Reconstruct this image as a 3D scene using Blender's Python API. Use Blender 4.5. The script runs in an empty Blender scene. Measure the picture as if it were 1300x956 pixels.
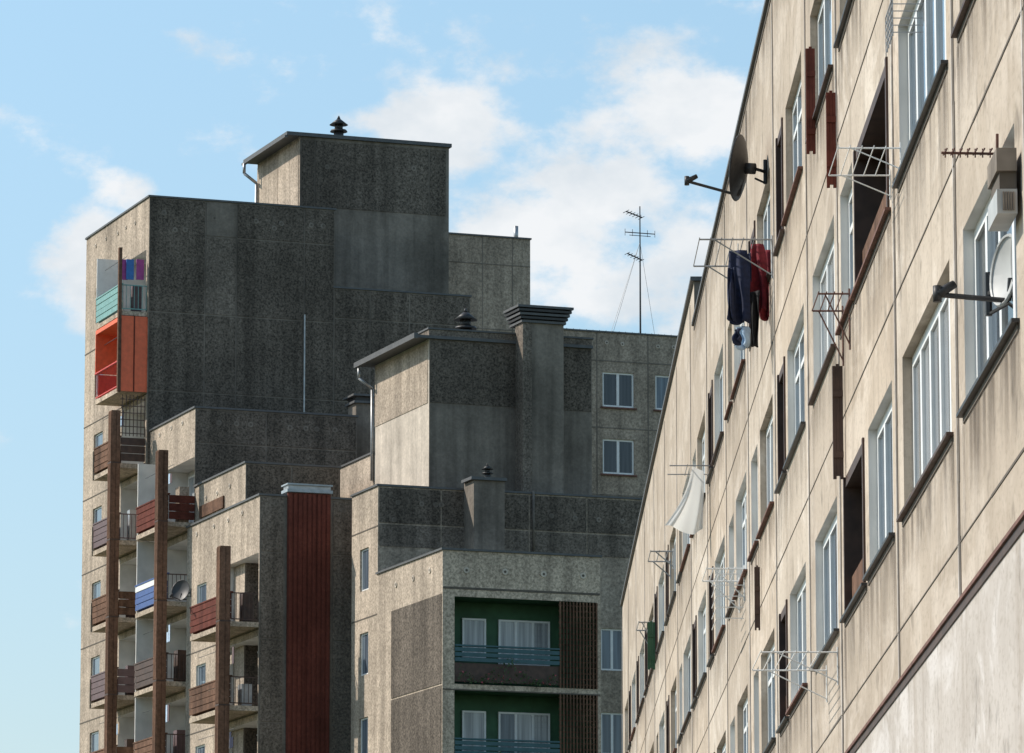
import bpy, math, random
from mathutils import Vector
random.seed(7)
# ------------------------------------------------------------ camera / survey
F=6500.0; TH=math.atan(1100/6500.0); CZ=1.6
C=Vector((0,0,CZ))
def ray(px,py):
    x=(px-650)/F; y=(478-py)/F
    return Vector((x, math.cos(TH)-y*math.sin(TH), math.sin(TH)+y*math.cos(TH)))
scn=bpy.context.scene
cam=bpy.data.cameras.new("camera"); co=bpy.data.objects.new("camera",cam); scn.collection.objects.link(co)
co.location=C; co.rotation_euler=(math.pi/2+TH,0,0); cam.sensor_width=36; cam.lens=36*F/1300; cam.clip_end=20000; cam.clip_start=.5
scn.camera=co
scn.view_settings.view_transform='Standard'; scn.view_settings.look='None'; scn.view_settings.exposure=0
# ------------------------------------------------------------ materials
def nt(name):
    m=bpy.data.materials.new(name); m.use_nodes=True; n=m.node_tree
    return m,n,n.nodes["Principled BSDF"]
def flat(name,c,rough=.7,metal=0,var=.15,scale=6):
    m,n,b=nt(name); N=n.nodes; L=n.links
    tc=N.new("ShaderNodeTexCoord"); no=N.new("ShaderNodeTexNoise"); no.inputs["Scale"].default_value=scale; no.inputs["Detail"].default_value=2
    L.new(tc.outputs["Object"],no.inputs["Vector"])
    r=N.new("ShaderNodeValToRGB"); e=r.color_ramp.elements
    e[0].position=.3; e[1].position=.7
    e[0].color=(*[v*(1-var) for v in c],1); e[1].color=(*[min(1,v*(1+var)) for v in c],1)
    L.new(no.outputs["Fac"],r.inputs["Fac"]); L.new(r.outputs["Color"],b.inputs["Base Color"])
    b.inputs["Roughness"].default_value=rough; b.inputs["Metallic"].default_value=metal
    return m
def concrete(name,c,grain=.35,gscale=9,stain=.35,streak=.35,bump=.0,sscale=.35):
    m,n,b=nt(name); N=n.nodes; L=n.links
    tc=N.new("ShaderNodeTexCoord")
    def noise(scale,mp=None,detail=3,rough=.6):
        no=N.new("ShaderNodeTexNoise"); no.inputs["Scale"].default_value=scale; no.inputs["Detail"].default_value=detail; no.inputs["Roughness"].default_value=rough
        if mp:
            ma=N.new("ShaderNodeMapping"); ma.inputs["Scale"].default_value=mp; L.new(tc.outputs["Object"],ma.inputs["Vector"]); L.new(ma.outputs["Vector"],no.inputs["Vector"])
        else: L.new(tc.outputs["Object"],no.inputs["Vector"])
        return no.outputs["Fac"]
    def rng(fac,a,b_,lo,hi):
        r=N.new("ShaderNodeMapRange"); r.inputs[1].default_value=a; r.inputs[2].default_value=b_; r.inputs[3].default_value=lo; r.inputs[4].default_value=hi
        L.new(fac,r.inputs[0]); return r.outputs[0]
    def mul(a,b_):
        k=N.new("ShaderNodeMath"); k.operation='MULTIPLY'; L.new(a,k.inputs[0]); L.new(b_,k.inputs[1]); return k.outputs[0]
    g=noise(gscale,None,1,.9)
    v=rng(g,.3,.7,1-grain,1+grain)
    v=mul(v,rng(noise(sscale,None,4),.35,.65,1-stain,1+stain*.35))
    v=mul(v,rng(noise(1.0,(2.2,2.2,.12),3),.42,.66,1.06,1-streak))
    v=mul(v,rng(noise(2.3),.35,.7,1.06,.88))
    mx=N.new("ShaderNodeMix"); mx.data_type='RGBA'; mx.blend_type='MULTIPLY'; mx.inputs[0].default_value=1
    mx.inputs[6].default_value=(*c,1)
    cb=N.new("ShaderNodeCombineColor"); 
    L.new(v,cb.inputs[0]); L.new(v,cb.inputs[1]); L.new(v,cb.inputs[2]); L.new(cb.outputs[0],mx.inputs[7])
    L.new(mx.outputs[2],b.inputs["Base Color"]); b.inputs["Roughness"].default_value=.93
    b.inputs["Specular IOR Level"].default_value=.2
    return m
M={}
M['pebD']=concrete("pebbledash_dark_and_shadow",(.148,.122,.098),grain=.55,gscale=13,stain=.28,streak=.3)  # dark aggregate panels; also the painted shadow on the nearest block's left face
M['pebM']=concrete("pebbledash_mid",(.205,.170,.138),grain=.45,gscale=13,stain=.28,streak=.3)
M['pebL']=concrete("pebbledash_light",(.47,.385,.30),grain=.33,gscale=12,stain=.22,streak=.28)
M['pebLs']=concrete("pebbledash_beige",(.50,.405,.31),grain=.38,gscale=12,stain=.22,streak=.28)
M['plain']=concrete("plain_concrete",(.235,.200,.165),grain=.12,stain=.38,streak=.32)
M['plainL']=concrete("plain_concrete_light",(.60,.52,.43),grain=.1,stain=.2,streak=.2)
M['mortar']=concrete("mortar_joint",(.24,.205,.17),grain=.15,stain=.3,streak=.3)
M['far']=concrete("far_concrete",(.39,.32,.25),grain=.32,gscale=10,stain=.25,streak=.25)
M['cap']=flat("roof_flashing",(.10,.10,.10),.6)
M['capL']=flat("roof_flashing_light",(.35,.40,.43),.5)
M['seam']=flat("seam_dark",(.12,.10,.08),.9)
M['white']=flat("white_paint",(.80,.80,.78),.45,var=.05)
M['whitewall']=flat("white_plaster",(.66,.64,.60),.8,var=.12,scale=2)
M['brown']=concrete("brown_boards",(.18,.10,.065),grain=.25,stain=.3,streak=.4)
M['dbrown']=flat("dark_brown_wood",(.07,.038,.026),.6,var=.3)
M['redbrown']=concrete("redbrown_cladding",(.16,.048,.034),grain=.15,stain=.25,streak=.3)
M['orange']=flat("orange_red_paint",(.80,.15,.06),.6,var=.1)
M['red']=flat("red_paint",(.60,.05,.03),.5)
M['teal']=flat("teal_paint",(.18,.36,.33),.5)
M['blue']=flat("blue_paint",(.05,.10,.28),.5)
M['purple']=flat("plum_cladding",(.13,.08,.08),.6)
M['green']=flat("green_paint",(.035,.105,.05),.7,var=.25,scale=2)
M['dteal']=flat("dark_teal_paint",(.03,.095,.11),.5)
M['pink']=flat("magenta_cloth",(.40,.08,.28),.8)
M['cblue']=flat("blue_cloth",(.06,.2,.5),.8)
M['metal']=flat("galvanised_metal",(.40,.40,.40),.45,.6)
M['dmetal']=flat("dark_metal",(.045,.043,.042),.5,.3)
M['rust']=flat("rusty_metal",(.16,.075,.055),.8,var=.3)
M['dark']=flat("dark_interior",(.02,.018,.016),.9)
M['navy']=flat("navy_cloth",(.012,.018,.05),.9,var=.3,scale=20)
M['dred']=flat("red_cloth",(.17,.012,.02),.9,var=.3,scale=20)
M['black']=flat("black_cloth",(.012,.012,.014),.9)
M['lblue']=flat("pale_blue_cloth",(.45,.58,.72),.9,var=.2,scale=15)
M['leaf']=flat("plant_leaves",(.05,.09,.03),.8,var=.5,scale=20)
M['flower']=flat("plant_flowers",(.45,.08,.10),.8,var=.3,scale=20)
M['dish']=flat("dish_pale_grey",(.45,.45,.43),.5,var=.1)
def cloth():
    m,n,b=nt("white_cloth"); N=n.nodes; L=n.links
    b.inputs["Base Color"].default_value=(.8,.8,.78,1); b.inputs["Roughness"].default_value=.9
    t=N.new("ShaderNodeBsdfTranslucent"); t.inputs[0].default_value=(.8,.8,.77,1)
    x=N.new("ShaderNodeMixShader"); x.inputs[0].default_value=.45
    L.new(b.outputs[0],x.inputs[1]); L.new(t.outputs[0],x.inputs[2]); L.new(x.outputs[0],N["Material Output"].inputs[0]); return m
M['sheet']=cloth()
def facade(name,c):
    m,n,b=nt(name); N=n.nodes; L=n.links
    tc=N.new("ShaderNodeTexCoord")
    def noise(scale,mp=(1,1,1),detail=4,rough=.65,dist=0):
        ma=N.new("ShaderNodeMapping"); ma.inputs["Scale"].default_value=mp; L.new(tc.outputs["Object"],ma.inputs["Vector"])
        no=N.new("ShaderNodeTexNoise"); no.inputs["Scale"].default_value=scale; no.inputs["Detail"].default_value=detail; no.inputs["Roughness"].default_value=rough; no.inputs["Distortion"].default_value=dist
        L.new(ma.outputs["Vector"],no.inputs["Vector"]); return no.outputs["Fac"]
    def ramp(f,a,b_):
        r=N.new("ShaderNodeMapRange"); r.inputs[1].default_value=a; r.inputs[2].default_value=b_; L.new(f,r.inputs[0]); return r.outputs[0]
    cur=None
    def layer(prev,col,fac,amt):
        k=N.new("ShaderNodeMath"); k.operation='MULTIPLY'; L.new(fac,k.inputs[0]); k.inputs[1].default_value=amt
        mx=N.new("ShaderNodeMix"); mx.data_type='RGBA'
        L.new(k.outputs[0],mx.inputs[0])
        if prev is None: mx.inputs[6].default_value=(*c,1)
        else: L.new(prev,mx.inputs[6])
        mx.inputs[7].default_value=(*col,1); return mx.outputs[2]
    cur=layer(None,(c[0]*.72,c[1]*.70,c[2]*.68),ramp(noise(.6,(1,.6,1)),.42,.66),.7)
    cur=layer(cur,(c[0]*1.22,c[1]*1.26,c[2]*1.32),ramp(noise(1.0,(1,.45,1),dist=.8),.50,.60),.65)
    cur=layer(cur,(.27,.21,.155),ramp(noise(1.0,(3,2.2,.2)),.52,.72),.5)
    cur=layer(cur,(.13,.11,.09),ramp(noise(5,(1,.45,.35),3),.60,.72),.55)
    cur=layer(cur,(.27,.22,.165),ramp(noise(20,(1,.4,1),detail=2),.5,.75),.4)
    L.new(cur,b.inputs["Base Color"]); b.inputs["Roughness"].default_value=.92; b.inputs["Specular IOR Level"].default_value=.2
    return m
M['fa']=facade("facade_plaster_a",(.56,.465,.365))
M['fb']=facade("facade_plaster_b",(.50,.42,.335))
M['fc']=facade("facade_plaster_c",(.59,.505,.41))
M['fw']=facade("facade_plaster_pale",(.56,.51,.46))
def grime():
    m,n,b=nt("grime_drips"); N=n.nodes; L=n.links
    b.inputs["Base Color"].default_value=(.09,.07,.055,1); b.inputs["Roughness"].default_value=.95
    tc=N.new("ShaderNodeTexCoord"); ma=N.new("ShaderNodeMapping"); ma.inputs["Scale"].default_value=(7,7,.5); L.new(tc.outputs["Object"],ma.inputs["Vector"])
    no=N.new("ShaderNodeTexNoise"); no.inputs["Scale"].default_value=1; no.inputs["Detail"].default_value=3; L.new(ma.outputs[0],no.inputs["Vector"])
    uv=N.new("ShaderNodeUVMap"); sp=N.new("ShaderNodeSeparateXYZ"); L.new(uv.outputs[0],sp.inputs[0])
    r=N.new("ShaderNodeMapRange"); r.inputs[1].default_value=.42; r.inputs[2].default_value=.68; L.new(no.outputs["Fac"],r.inputs[0])
    k=N.new("ShaderNodeMath"); k.operation='MULTIPLY'; L.new(r.outputs[0],k.inputs[0]); L.new(sp.outputs[1],k.inputs[1])
    k2=N.new("ShaderNodeMath"); k2.operation='MULTIPLY'; L.new(k.outputs[0],k2.inputs[0]); k2.inputs[1].default_value=.65
    L.new(k2.outputs[0],b.inputs["Alpha"]); return m
M['grime']=grime()
def glass(name,c,curt):
    m,n,b=nt(name); N=n.nodes; L=n.links
    tc=N.new("ShaderNodeTexCoord"); ma=N.new("ShaderNodeMapping"); ma.inputs["Scale"].default_value=(9,9,.3)
    no=N.new("ShaderNodeTexNoise"); no.inputs["Scale"].default_value=1; L.new(tc.outputs["Object"],ma.inputs["Vector"]); L.new(ma.outputs[0],no.inputs["Vector"])
    r=N.new("ShaderNodeValToRGB"); r.color_ramp.elements[0].position=.35; r.color_ramp.elements[1].position=.65
    r.color_ramp.elements[0].color=(*c,1); r.color_ramp.elements[1].color=(*curt,1)
    L.new(no.outputs["Fac"],r.inputs["Fac"]); L.new(r.outputs[0],b.inputs["Base Color"])
    b.inputs["Roughness"].default_value=.06; b.inputs["IOR"].default_value=1.5
    return m
M['g1']=glass("window_glass_dark",(.02,.026,.032),(.055,.06,.068))
M['g2']=glass("window_glass_curtain",(.24,.25,.26),(.50,.51,.51))
M['g3']=glass("window_glass_blue",(.06,.08,.105),(.16,.20,.24))
# ------------------------------------------------------------ mesh builder
class Surf:
    def __init__(s,o,h,out): s.o=Vector((o[0],o[1])); s.h=Vector(h).normalized(); s.n=Vector(out).normalized()
    def P(s,h,d,z):
        q=s.o+s.h*h+s.n*d; return Vector((q.x,q.y,z))
    def pix(s,px,py,d=0):
        r=ray(px,py); r2=Vector((r.x,r.y)); k=((s.o.dot(s.n))+d)/r2.dot(s.n)
        p=r2*k; return (p-s.o).dot(s.h), CZ+k*r.z
    def at(s,px,py,h):
        r=ray(px,py); r2=Vector((r.x,r.y)); k=(s.o.dot(s.h)+h)/r2.dot(s.h)
        p=r2*k; return (p-s.o).dot(s.n), CZ+k*r.z
class MB:
    def __init__(s): s.v=[];s.f=[];s.m=[];s.mats=[];s.sm=[]
    def mi(s,mat):
        m=M[mat]
        if m not in s.mats: s.mats.append(m)
        return s.mats.index(m)
    def poly(s,pts,mat,smooth=False):
        b=len(s.v); s.v+= [tuple(p) for p in pts]; s.f.append(tuple(range(b,b+len(pts)))); s.m.append(s.mi(mat)); s.sm.append(smooth)
    def box(s,S,h0,h1,d0,d1,z0,z1,mat):
        b=len(s.v); k=s.mi(mat)
        for h in (h0,h1):
            for d in (d0,d1):
                for z in (z0,z1): s.v.append(tuple(S.P(h,d,z)))
        for q in ((0,1,3,2),(4,6,7,5),(0,4,5,1),(2,3,7,6),(0,2,6,4),(1,5,7,3)):
            s.f.append(tuple(b+i for i in q)); s.m.append(k); s.sm.append(False)
    def cyl(s,p0,p1,r,mat,n=8,r1=None,caps=True):
        p0=Vector(p0);p1=Vector(p1); r1=r if r1 is None else r1
        a=(p1-p0).normalized(); x=a.orthogonal().normalized(); y=a.cross(x); b=len(s.v); k=s.mi(mat)
        for i in range(n):
            t=2*math.pi*i/n; o=x*math.cos(t)+y*math.sin(t); s.v.append(tuple(p0+o*r)); s.v.append(tuple(p1+o*r1))
        for i in range(n):
            j=(i+1)%n; s.f.append((b+2*i,b+2*j,b+2*j+1,b+2*i+1)); s.m.append(k); s.sm.append(n>6)
        if caps:
            s.f.append(tuple(b+2*i for i in range(n))[::-1]); s.m.append(k); s.sm.append(False)
            s.f.append(tuple(b+2*i+1 for i in range(n))); s.m.append(k); s.sm.append(False)
    def grid(s,fn,nu,nv,mat,smooth=True):
        b=len(s.v); k=s.mi(mat)
        for i in range(nu+1):
            for j in range(nv+1): s.v.append(tuple(fn(i/nu,j/nv)))
        for i in range(nu):
            for j in range(nv):
                q=b+i*(nv+1)+j; s.f.append((q,q+1,q+nv+2,q+nv+1)); s.m.append(k); s.sm.append(smooth)
    def build(s,name,parent=None,solid=0,uvfade=False):
        me=bpy.data.meshes.new(name); me.from_pydata(s.v,[],s.f)
        for m in s.mats: me.materials.append(m)
        me.polygons.foreach_set("material_index",s.m); me.polygons.foreach_set("use_smooth",s.sm); me.update()
        if uvfade:
            uv=me.uv_layers.new(name="UVMap")
            for p in me.polygons:
                for q,li in enumerate(p.loop_indices): uv.data[li].uv=((0,0),(1,0),(1,1),(0,1))[q]
        o=bpy.data.objects.new(name,me); scn.collection.objects.link(o)
        if parent: o.parent=parent
        if solid:
            md=o.modifiers.new("s",'SOLIDIFY'); md.thickness=solid
        return o
def empty(name):
    e=bpy.data.objects.new(name,None); scn.collection.objects.link(e); return e
def wall(mb,S,h0,h1,z0,z1,ops,mat,rev='whitewall'):
    hs=sorted(set([h0,h1]+[round(v,4) for o in ops for v in o[:2] if h0<v<h1])); zs=sorted(set([z0,z1]+[round(v,4) for o in ops for v in o[2:4] if z0<v<z1]))
    for a,b in zip(hs,hs[1:]):
        for c,d in zip(zs,zs[1:]):
            hc=(a+b)/2; zc=(c+d)/2
            if any(o[0]<hc<o[1] and o[2]<zc<o[3] for o in ops): continue
            mt=mat(hc,zc) if callable(mat) else mat
            mb.poly([S.P(a,0,c),S.P(b,0,c),S.P(b,0,d),S.P(a,0,d)],mt)
    for o in ops:
        a,b,c,d,dep=o[:5]; back=o[5] if len(o)>5 else 'dark'; rv=o[6] if len(o)>6 else rev
        mb.poly([S.P(a,-dep,c),S.P(b,-dep,c),S.P(b,-dep,d),S.P(a,-dep,d)],back)
        mb.poly([S.P(a,0,c),S.P(a,-dep,c),S.P(a,-dep,d),S.P(a,0,d)],rv)
        mb.poly([S.P(b,0,c),S.P(b,-dep,c),S.P(b,-dep,d),S.P(b,0,d)],rv)
        mb.poly([S.P(a,0,c),S.P(b,0,c),S.P(b,-dep,c),S.P(a,-dep,c)],rv)
        mb.poly([S.P(a,0,d),S.P(b,0,d),S.P(b,-dep,d),S.P(a,-dep,d)],rv)
def window(mb,S,a,b,c,d,dep,panes=2,fr='white',gl='g1',ft=.06,transom=None,fd=.07):
    y0=-dep+.015; y1=y0+fd
    mb.box(S,a,b,y0,y1,c,c+ft,fr); mb.box(S,a,b,y0,y1,d-ft,d,fr)
    mb.box(S,a,a+ft,y0,y1,c+ft,d-ft,fr); mb.box(S,b-ft,b,y0,y1,c+ft,d-ft,fr)
    for i in range(1,panes):
        h=a+(b-a)*i/panes; mb.box(S,h-ft*.75,h+ft*.75,y0,y1+.004,c+ft,d-ft,fr)
    if transom:
        zt=c+(d-c)*transom; mb.box(S,a+ft,b-ft,y0,y1-.006,zt-.03,zt+.03,fr)
    g=gl if isinstance(gl,list) else [gl]
    yg=y1-.022
    for i in range(panes):
        h0=a+(b-a)*i/panes; h1=a+(b-a)*(i+1)/panes; t=random.uniform(-.004,.004)
        mb.poly([S.P(h0,yg+t,c),S.P(h1,yg-t,c),S.P(h1,yg-t,d),S.P(h0,yg+t,d)],random.choice(g))
def bars(mb,S,a,b,d,z0,z1,mat,step=.13,r=.012):
    n=max(2,int((b-a)/step))
    for i in range(n+1):
        h=a+(b-a)*i/n; mb.cyl(S.P(h,d,z0),S.P(h,d,z1),r,mat,4,caps=False)
    for z in (z0,z1): mb.cyl(S.P(a,d,z),S.P(b,d,z),r*1.8,mat,4)

# ------------------------------------------------------------ cluster frame
ang=math.atan(6592/18000.0); u=Vector((math.cos(ang),math.sin(ang))); v=Vector((-math.sin(ang),math.cos(ang)))
r=ray(190,250); k=183.0/r.y; O=Vector((r.x*k,r.y*k)); ZT=CZ+k*r.z
def FS(t): return Surf(O+v*t,u,-v)          # h = s
def LS(s): return Surf(O+u*s,v,-u)          # h = t
def block(mb,s0,s1,tf,tb,zt,mf,ml,opF=(),opL=(),zb=0,cap='cap',rev='whitewall'):
    f=FS(tf); l=LS(s0)
    wall(mb,f,s0,s1,zb,zt,list(opF),mf,rev); wall(mb,l,tf,tb,zb,zt,list(opL),ml,rev)
    P=lambda s,t,z: f.P(s,tf-t,z)
    mb.poly([P(s1,tf,zb),P(s1,tb,zb),P(s1,tb,zt),P(s1,tf,zt)],ml)
    mb.poly([P(s0,tb,zb),P(s1,tb,zb),P(s1,tb,zt),P(s0,tb,zt)],ml)
    mb.poly([P(s0,tf,zt),P(s1,tf,zt),P(s1,tb,zt),P(s0,tb,zt)],'cap')
    if cap:
        mb.box(f,s0-.05,s1+.05,-.2,.05,zt+.003,zt+.07,cap)
        mb.box(l,tf+.2,tb+.05,-.2,.05,zt+.003,zt+.07,cap)
        mb.box(LS(s1),tf+.2,tb+.05,-.05,.2,zt+.003,zt+.07,cap)
    return f,l
def panels(mb,S,hs,zs,mat,gap=.03,th=.02):
    for i,(a,b) in enumerate(zip(hs,hs[1:])):
        for j,(c,d) in enumerate(zip(zs,zs[1:])):
            lo,hi=min(c,d),max(c,d)
            mt=mat(i,j) if callable(mat) else mat
            if mt is None: continue
            mb.box(S,a+gap,b-gap,0,th,lo+gap,hi-gap,mt)
def dots(mb,S,pts,mat='mortar',r=.1,d=.03):
    for px,py in pts:
        h,z=S.pix(px,py); mb.cyl(S.P(h,0,z),S.P(h,d,z),r,mat,12)
        mb.cyl(S.P(h,d,z),S.P(h,d+.004,z),r*.45,'seam',8)
def vent(mb,S,h,d,z0,sc=1):
    p=lambda dz:S.P(h,d,z0+dz*sc)
    mb.cyl(p(0),p(.35),.19*sc,'dmetal',14); mb.cyl(p(.35),p(.42),.34*sc,'dmetal',14,.3*sc)
    mb.cyl(p(.42),p(.62),.16*sc,'dmetal',14); mb.cyl(p(.62),p(.86),.36*sc,'dmetal',14,.06*sc); mb.cyl(p(.86),p(.98),.07*sc,'dmetal',10,.02)
def balcony(mb,S,h0,h1,zf,dep,rail,side=None,style='panel',sstyle=None,hgt=.95):
    side=side or rail; sstyle=sstyle or style
    mb.box(S,h0,h1,.004,dep,zf-.17,zf-.004,'pebLs')
    z0=zf+.08; z1=zf+hgt
    if style=='panel':
        n=4; step=(z1-z0)/n
        for i in range(n): mb.box(S,h0+.06,h1,dep-.05,dep+.01*(i%2),z0+i*step+.012,z0+(i+1)*step-.012,'white' if (rail=='blue' and i==3) else rail)
    else: bars(mb,S,h0+.06,h1,dep-.03,z0,z1,rail,.15,.016)
    if sstyle=='panel':
        n=3; step=(z1-z0)/n
        for i in range(n): mb.box(S,h0,h0+.05,.02,dep-.06,z0+i*step+.012,z0+(i+1)*step-.012,side)
    else:
        m=6
        for i in range(m+1):
            d=.04+(dep-.1)*i/m; mb.cyl(S.P(h0+.03,d,z0),S.P(h0+.03,d,z1),.016,side,4,caps=False)
        for z in (z0,z1): mb.cyl(S.P(h0+.03,.02,z),S.P(h0+.03,dep-.03,z),.025,side,4)
    mb.box(S,h0-.02,h1+.02,dep-.09,dep+.03,z1+.002,z1+.05,rail)
    mb.box(S,h1-.05,h1,.02,dep-.1,z0,z1,rail)
    if random.random()<.75:
        q=random.uniform(.2,.5); mb.box(S,h0+.25,h0+.25+q,.15,.5,zf+.0,zf+random.uniform(.7,1.3),random.choice(['purple','metal','pebLs','dbrown','cblue']))
    if random.random()<.6:
        for i in range(4):
            h=h0+.5+.22*i; mb.box(S,h,h+.18,dep-.3,dep-.28,zf+1.45,zf+1.45+random.uniform(.3,.6),random.choice(['sheet','lblue','navy','purple','pebLs']))
        mb.cyl(S.P(h0+.3,dep-.29,zf+2.06),S.P(h1-.1,dep-.29,zf+2.06),.01,'dmetal',4)
def beam(mb,S,h0,h1,d0,d1,z0,z1,mat='brown',step=2.8):
    n=3; w=(h1-h0)/n
    z=z0
    while z<z1-.1:
        ze=min(z+step,z1)
        mb.box(S,h0,h1,d0,d1,z+.02,ze,mat)
        mb.box(S,h0-.015,h1+.015,d0-.015,d1+.015,z-.03,z+.02,'dbrown')
        for i in range(n): mb.box(S,h0+i*w+.02,h0+(i+1)*w-.02,d1,d1+.02,z+.05,ze-.04,mat)
        m=2; dw=(d1-d0)/m
        for i in range(m): mb.box(S,h0-.02,h0,d0+i*dw+.02,d0+(i+1)*dw-.02,z+.05,ze-.04,mat)
        z=ze

# ============================================================ TOWER
tower=empty("apartment_tower")
mb=MB()
F0=FS(0); L0=LS(0)
s1,_=F0.pix(425,268); tb,_=L0.pix(110,302)
zf0=F0.pix(190,492)[1]
hw=L0.pix(155,430)[0]; wa=L0.pix(132,430)[0]; wb=L0.pix(121,430)[0]
ops=[];fl=[]
for i in range(-1,14):
    zf=zf0-i*2.8
    if zf<1: break
    fl.append(zf)
    ops.append((.35,hw-.1,zf,zf+2.35,.9,'whitewall'))
    ops.append((wa,wb,zf+.75,zf+2.1,.15,'dark','pebL'))
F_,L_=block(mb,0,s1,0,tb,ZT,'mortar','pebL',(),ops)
zrow=[ZT-.02]+[F0.pix(190,y)[1] for y in (395,495)]
while zrow[-1]>3: zrow.append(zrow[-1]-2.8)
hx=[F0.pix(p,390)[0] for p in (190,260,300,386,425)]; hx[0]=.02; hx[-1]=s1-.01
z300=F0.pix(260,300)[1]
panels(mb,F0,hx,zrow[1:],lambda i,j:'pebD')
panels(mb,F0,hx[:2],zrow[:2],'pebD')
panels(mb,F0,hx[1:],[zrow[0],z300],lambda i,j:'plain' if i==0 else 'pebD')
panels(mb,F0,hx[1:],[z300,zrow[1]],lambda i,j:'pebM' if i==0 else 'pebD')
dots(mb,F0,[(222,292),(235,292),(272,277),(325,281),(357,284),(395,286),(410,287),(208,270),(348,290)])
dots(mb,L0,[(122,312),(135,303),(150,296),(160,289),(172,283)],'plainL',.08)
for zf in fl: mb.box(L0,.01,tb,0,.012,zf-.24,zf-.2,'seam')
tcol=['teal','red','brown','purple','brown','purple','brown','brown','purple','brown','brown','brown','brown','brown']
for i,zf in enumerate(fl):
    window(mb,L0,wa,wb,zf+.75,zf+2.1,.15,1,'white','g3')
    window(mb,L0,.5,hw-.3,zf+.05 if i%2 else zf+.7,zf+2.1,.9,2,'white',['g1','g2'])
    col=tcol[i]
    st='bars' if i==1 else 'panel'
    balcony(mb,L0,.12,hw,zf,1.0,col,{0:'teal',1:'orange',2:'dbrown'}.get(i,col),st,'bars' if i in(0,3) else 'panel')
    if i==1:
        mb.box(L0,.06,.11,.0,1.0,zf-.17,zf+2.6,'orange'); mb.box(L0,.35,hw-.1,-.88,-.86,zf,zf+.66,'orange')
        mb.box(L0,.38,.42,-.85,0,zf,zf+2.3,'orange')
        mb.box(L0,hw,hw+.05,0,1.0,zf+1.0,zf+2.6,'orange')
        mb.box(L0,.04,.055,.48,.52,zf-.17,zf+2.6,'redbrown')
        mb.box(L0,.12,hw,.02,1.0,zf+2.45,zf+2.6,'orange')
    if i==0:
        for j,(a,c) in enumerate([('pink',.25),('cblue',.6),('pink',.8)]): mb.box(L0,.25+j*.1,.29+j*.1,c-.14,c+.14,zf+1.2,zf+1.95,a)
        mb.box(L0,hw-.05,hw,0,1.0,zf+1.0,zf+2.5,'white')
    if i==2: 
        for q in range(7): mb.cyl(L0.P(.13,.05+q*.14,zf+1.0),L0.P(.13,.05+q*.14,zf+2.5),.02,'dbrown',4)
        for q in range(6): mb.cyl(L0.P(.13,.03,zf+1.1+q*.25),L0.P(.13,.98,zf+1.1+q*.25),.02,'dbrown',4)
beam(mb,L0,.0,.4,.99,1.32,fl[-1],fl[2]+1.9,'brown')
mb.box(L0,.0,.14,1.0,1.12,fl[1]-.2,fl[0]+2.3,'brown')
for i,zf in enumerate(fl[2:]): mb.box(L0,hw,hw+.1,0,1.05,zf-.17,zf+.9,'pebL')
sB1,zB=F0.pix(597,375)
zB=F0.pix(430,366)[1]
block(mb,s1+.002,sB1,.03,6,zB,'mortar','pebM')
FB=FS(.03); hb=[s1+.02]+[FB.pix(p,400)[0] for p in (470,520)]+[sB1-.01]
zz=[zB-.01,FB.pix(430,404)[1]]+[z for z in zrow if z<FB.pix(430,420)[1]]
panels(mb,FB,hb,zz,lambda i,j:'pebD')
tp=4.0; FP=FS(tp); sp,zp=FP.pix(381,173); sp1,_=FP.pix(570,184); LP=LS(sp); tpb,_=LP.pix(327,207)
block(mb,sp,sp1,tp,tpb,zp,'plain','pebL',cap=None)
zb=FP.pix(381,262)[1]
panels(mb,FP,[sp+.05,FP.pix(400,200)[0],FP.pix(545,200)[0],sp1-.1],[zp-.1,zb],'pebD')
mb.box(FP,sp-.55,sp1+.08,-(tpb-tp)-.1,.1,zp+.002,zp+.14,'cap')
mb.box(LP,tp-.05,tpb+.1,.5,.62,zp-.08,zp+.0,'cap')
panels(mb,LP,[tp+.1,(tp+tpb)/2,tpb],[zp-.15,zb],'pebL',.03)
dots(mb,FP,[(415,212),(525,214)])
a=LP.P(tpb-.2,.6,zp-.05); b_=LP.P(tpb-.2,.6,zp-.45); c_=LP.P(tpb-.2,.1,zp-.8); d_=LP.P(tpb-.2,.1,ZT)
for p,q in ((a,b_),(b_,c_),(c_,d_)): mb.cyl(p,q,.06,'metal',8)
hv,_=FP.pix(431,172,-1.5); mb.box(FP,hv-.45,hv+.4,-2,-1.2,zp+.14,zp+.3,'cap'); vent(mb,FP,hv,-1.6,zp+.3,1.0)
hp,_=F0.pix(386,400); mb.cyl(F0.P(hp,.08,F0.pix(386,400)[1]),F0.P(hp,.08,F0.pix(386,540)[1]),.03,'metal',6)
mb.build("tower_body",tower)

# ============================================================ STEPPED BUILDING
st=empty("stepped_apartment_building")
mb=MB()
sN=.12; LN=LS(sN); tN,zN=LN.pix(248,518); FN=FS(tN); sN1,_=FN.pix(453,528)
zfN=FN.pix(248,664)[1]
def col_floors(zf,n,top):
    out=[]
    z=zf
    while z<top-2.4: z+=2.8
    while z>1:
        if z+2.35<top-.5: out.append(z)
        z-=2.8
    return out
flN=col_floors(zfN,0,zN)
a0=LN.pix(246,700)[0]; a1=LN.pix(207,700)[0]
opsN=[(a0,a1,z,z+2.35,.9,'whitewall') for z in flN]
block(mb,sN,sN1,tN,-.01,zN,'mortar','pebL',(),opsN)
for i,zf in enumerate(flN):
    window(mb,LN,a0+.3,a1-.3,zf+.1,zf+2.15,.9,3,'white',['g1','g2'])
    c=['redbrown','blue','dbrown','brown','purple','teal','brown','purple','brown','brown','brown','brown'][i]
    balcony(mb,LN,a0-.1,a1,zf,1.0,c,'redbrown' if i==0 else 'dbrown','panel','panel' if i==0 else 'bars')
    mb.box(LN,a1+.01,a1+.08,.0,.95,zf-.17,zf+2.6,'whitewall')
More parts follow.
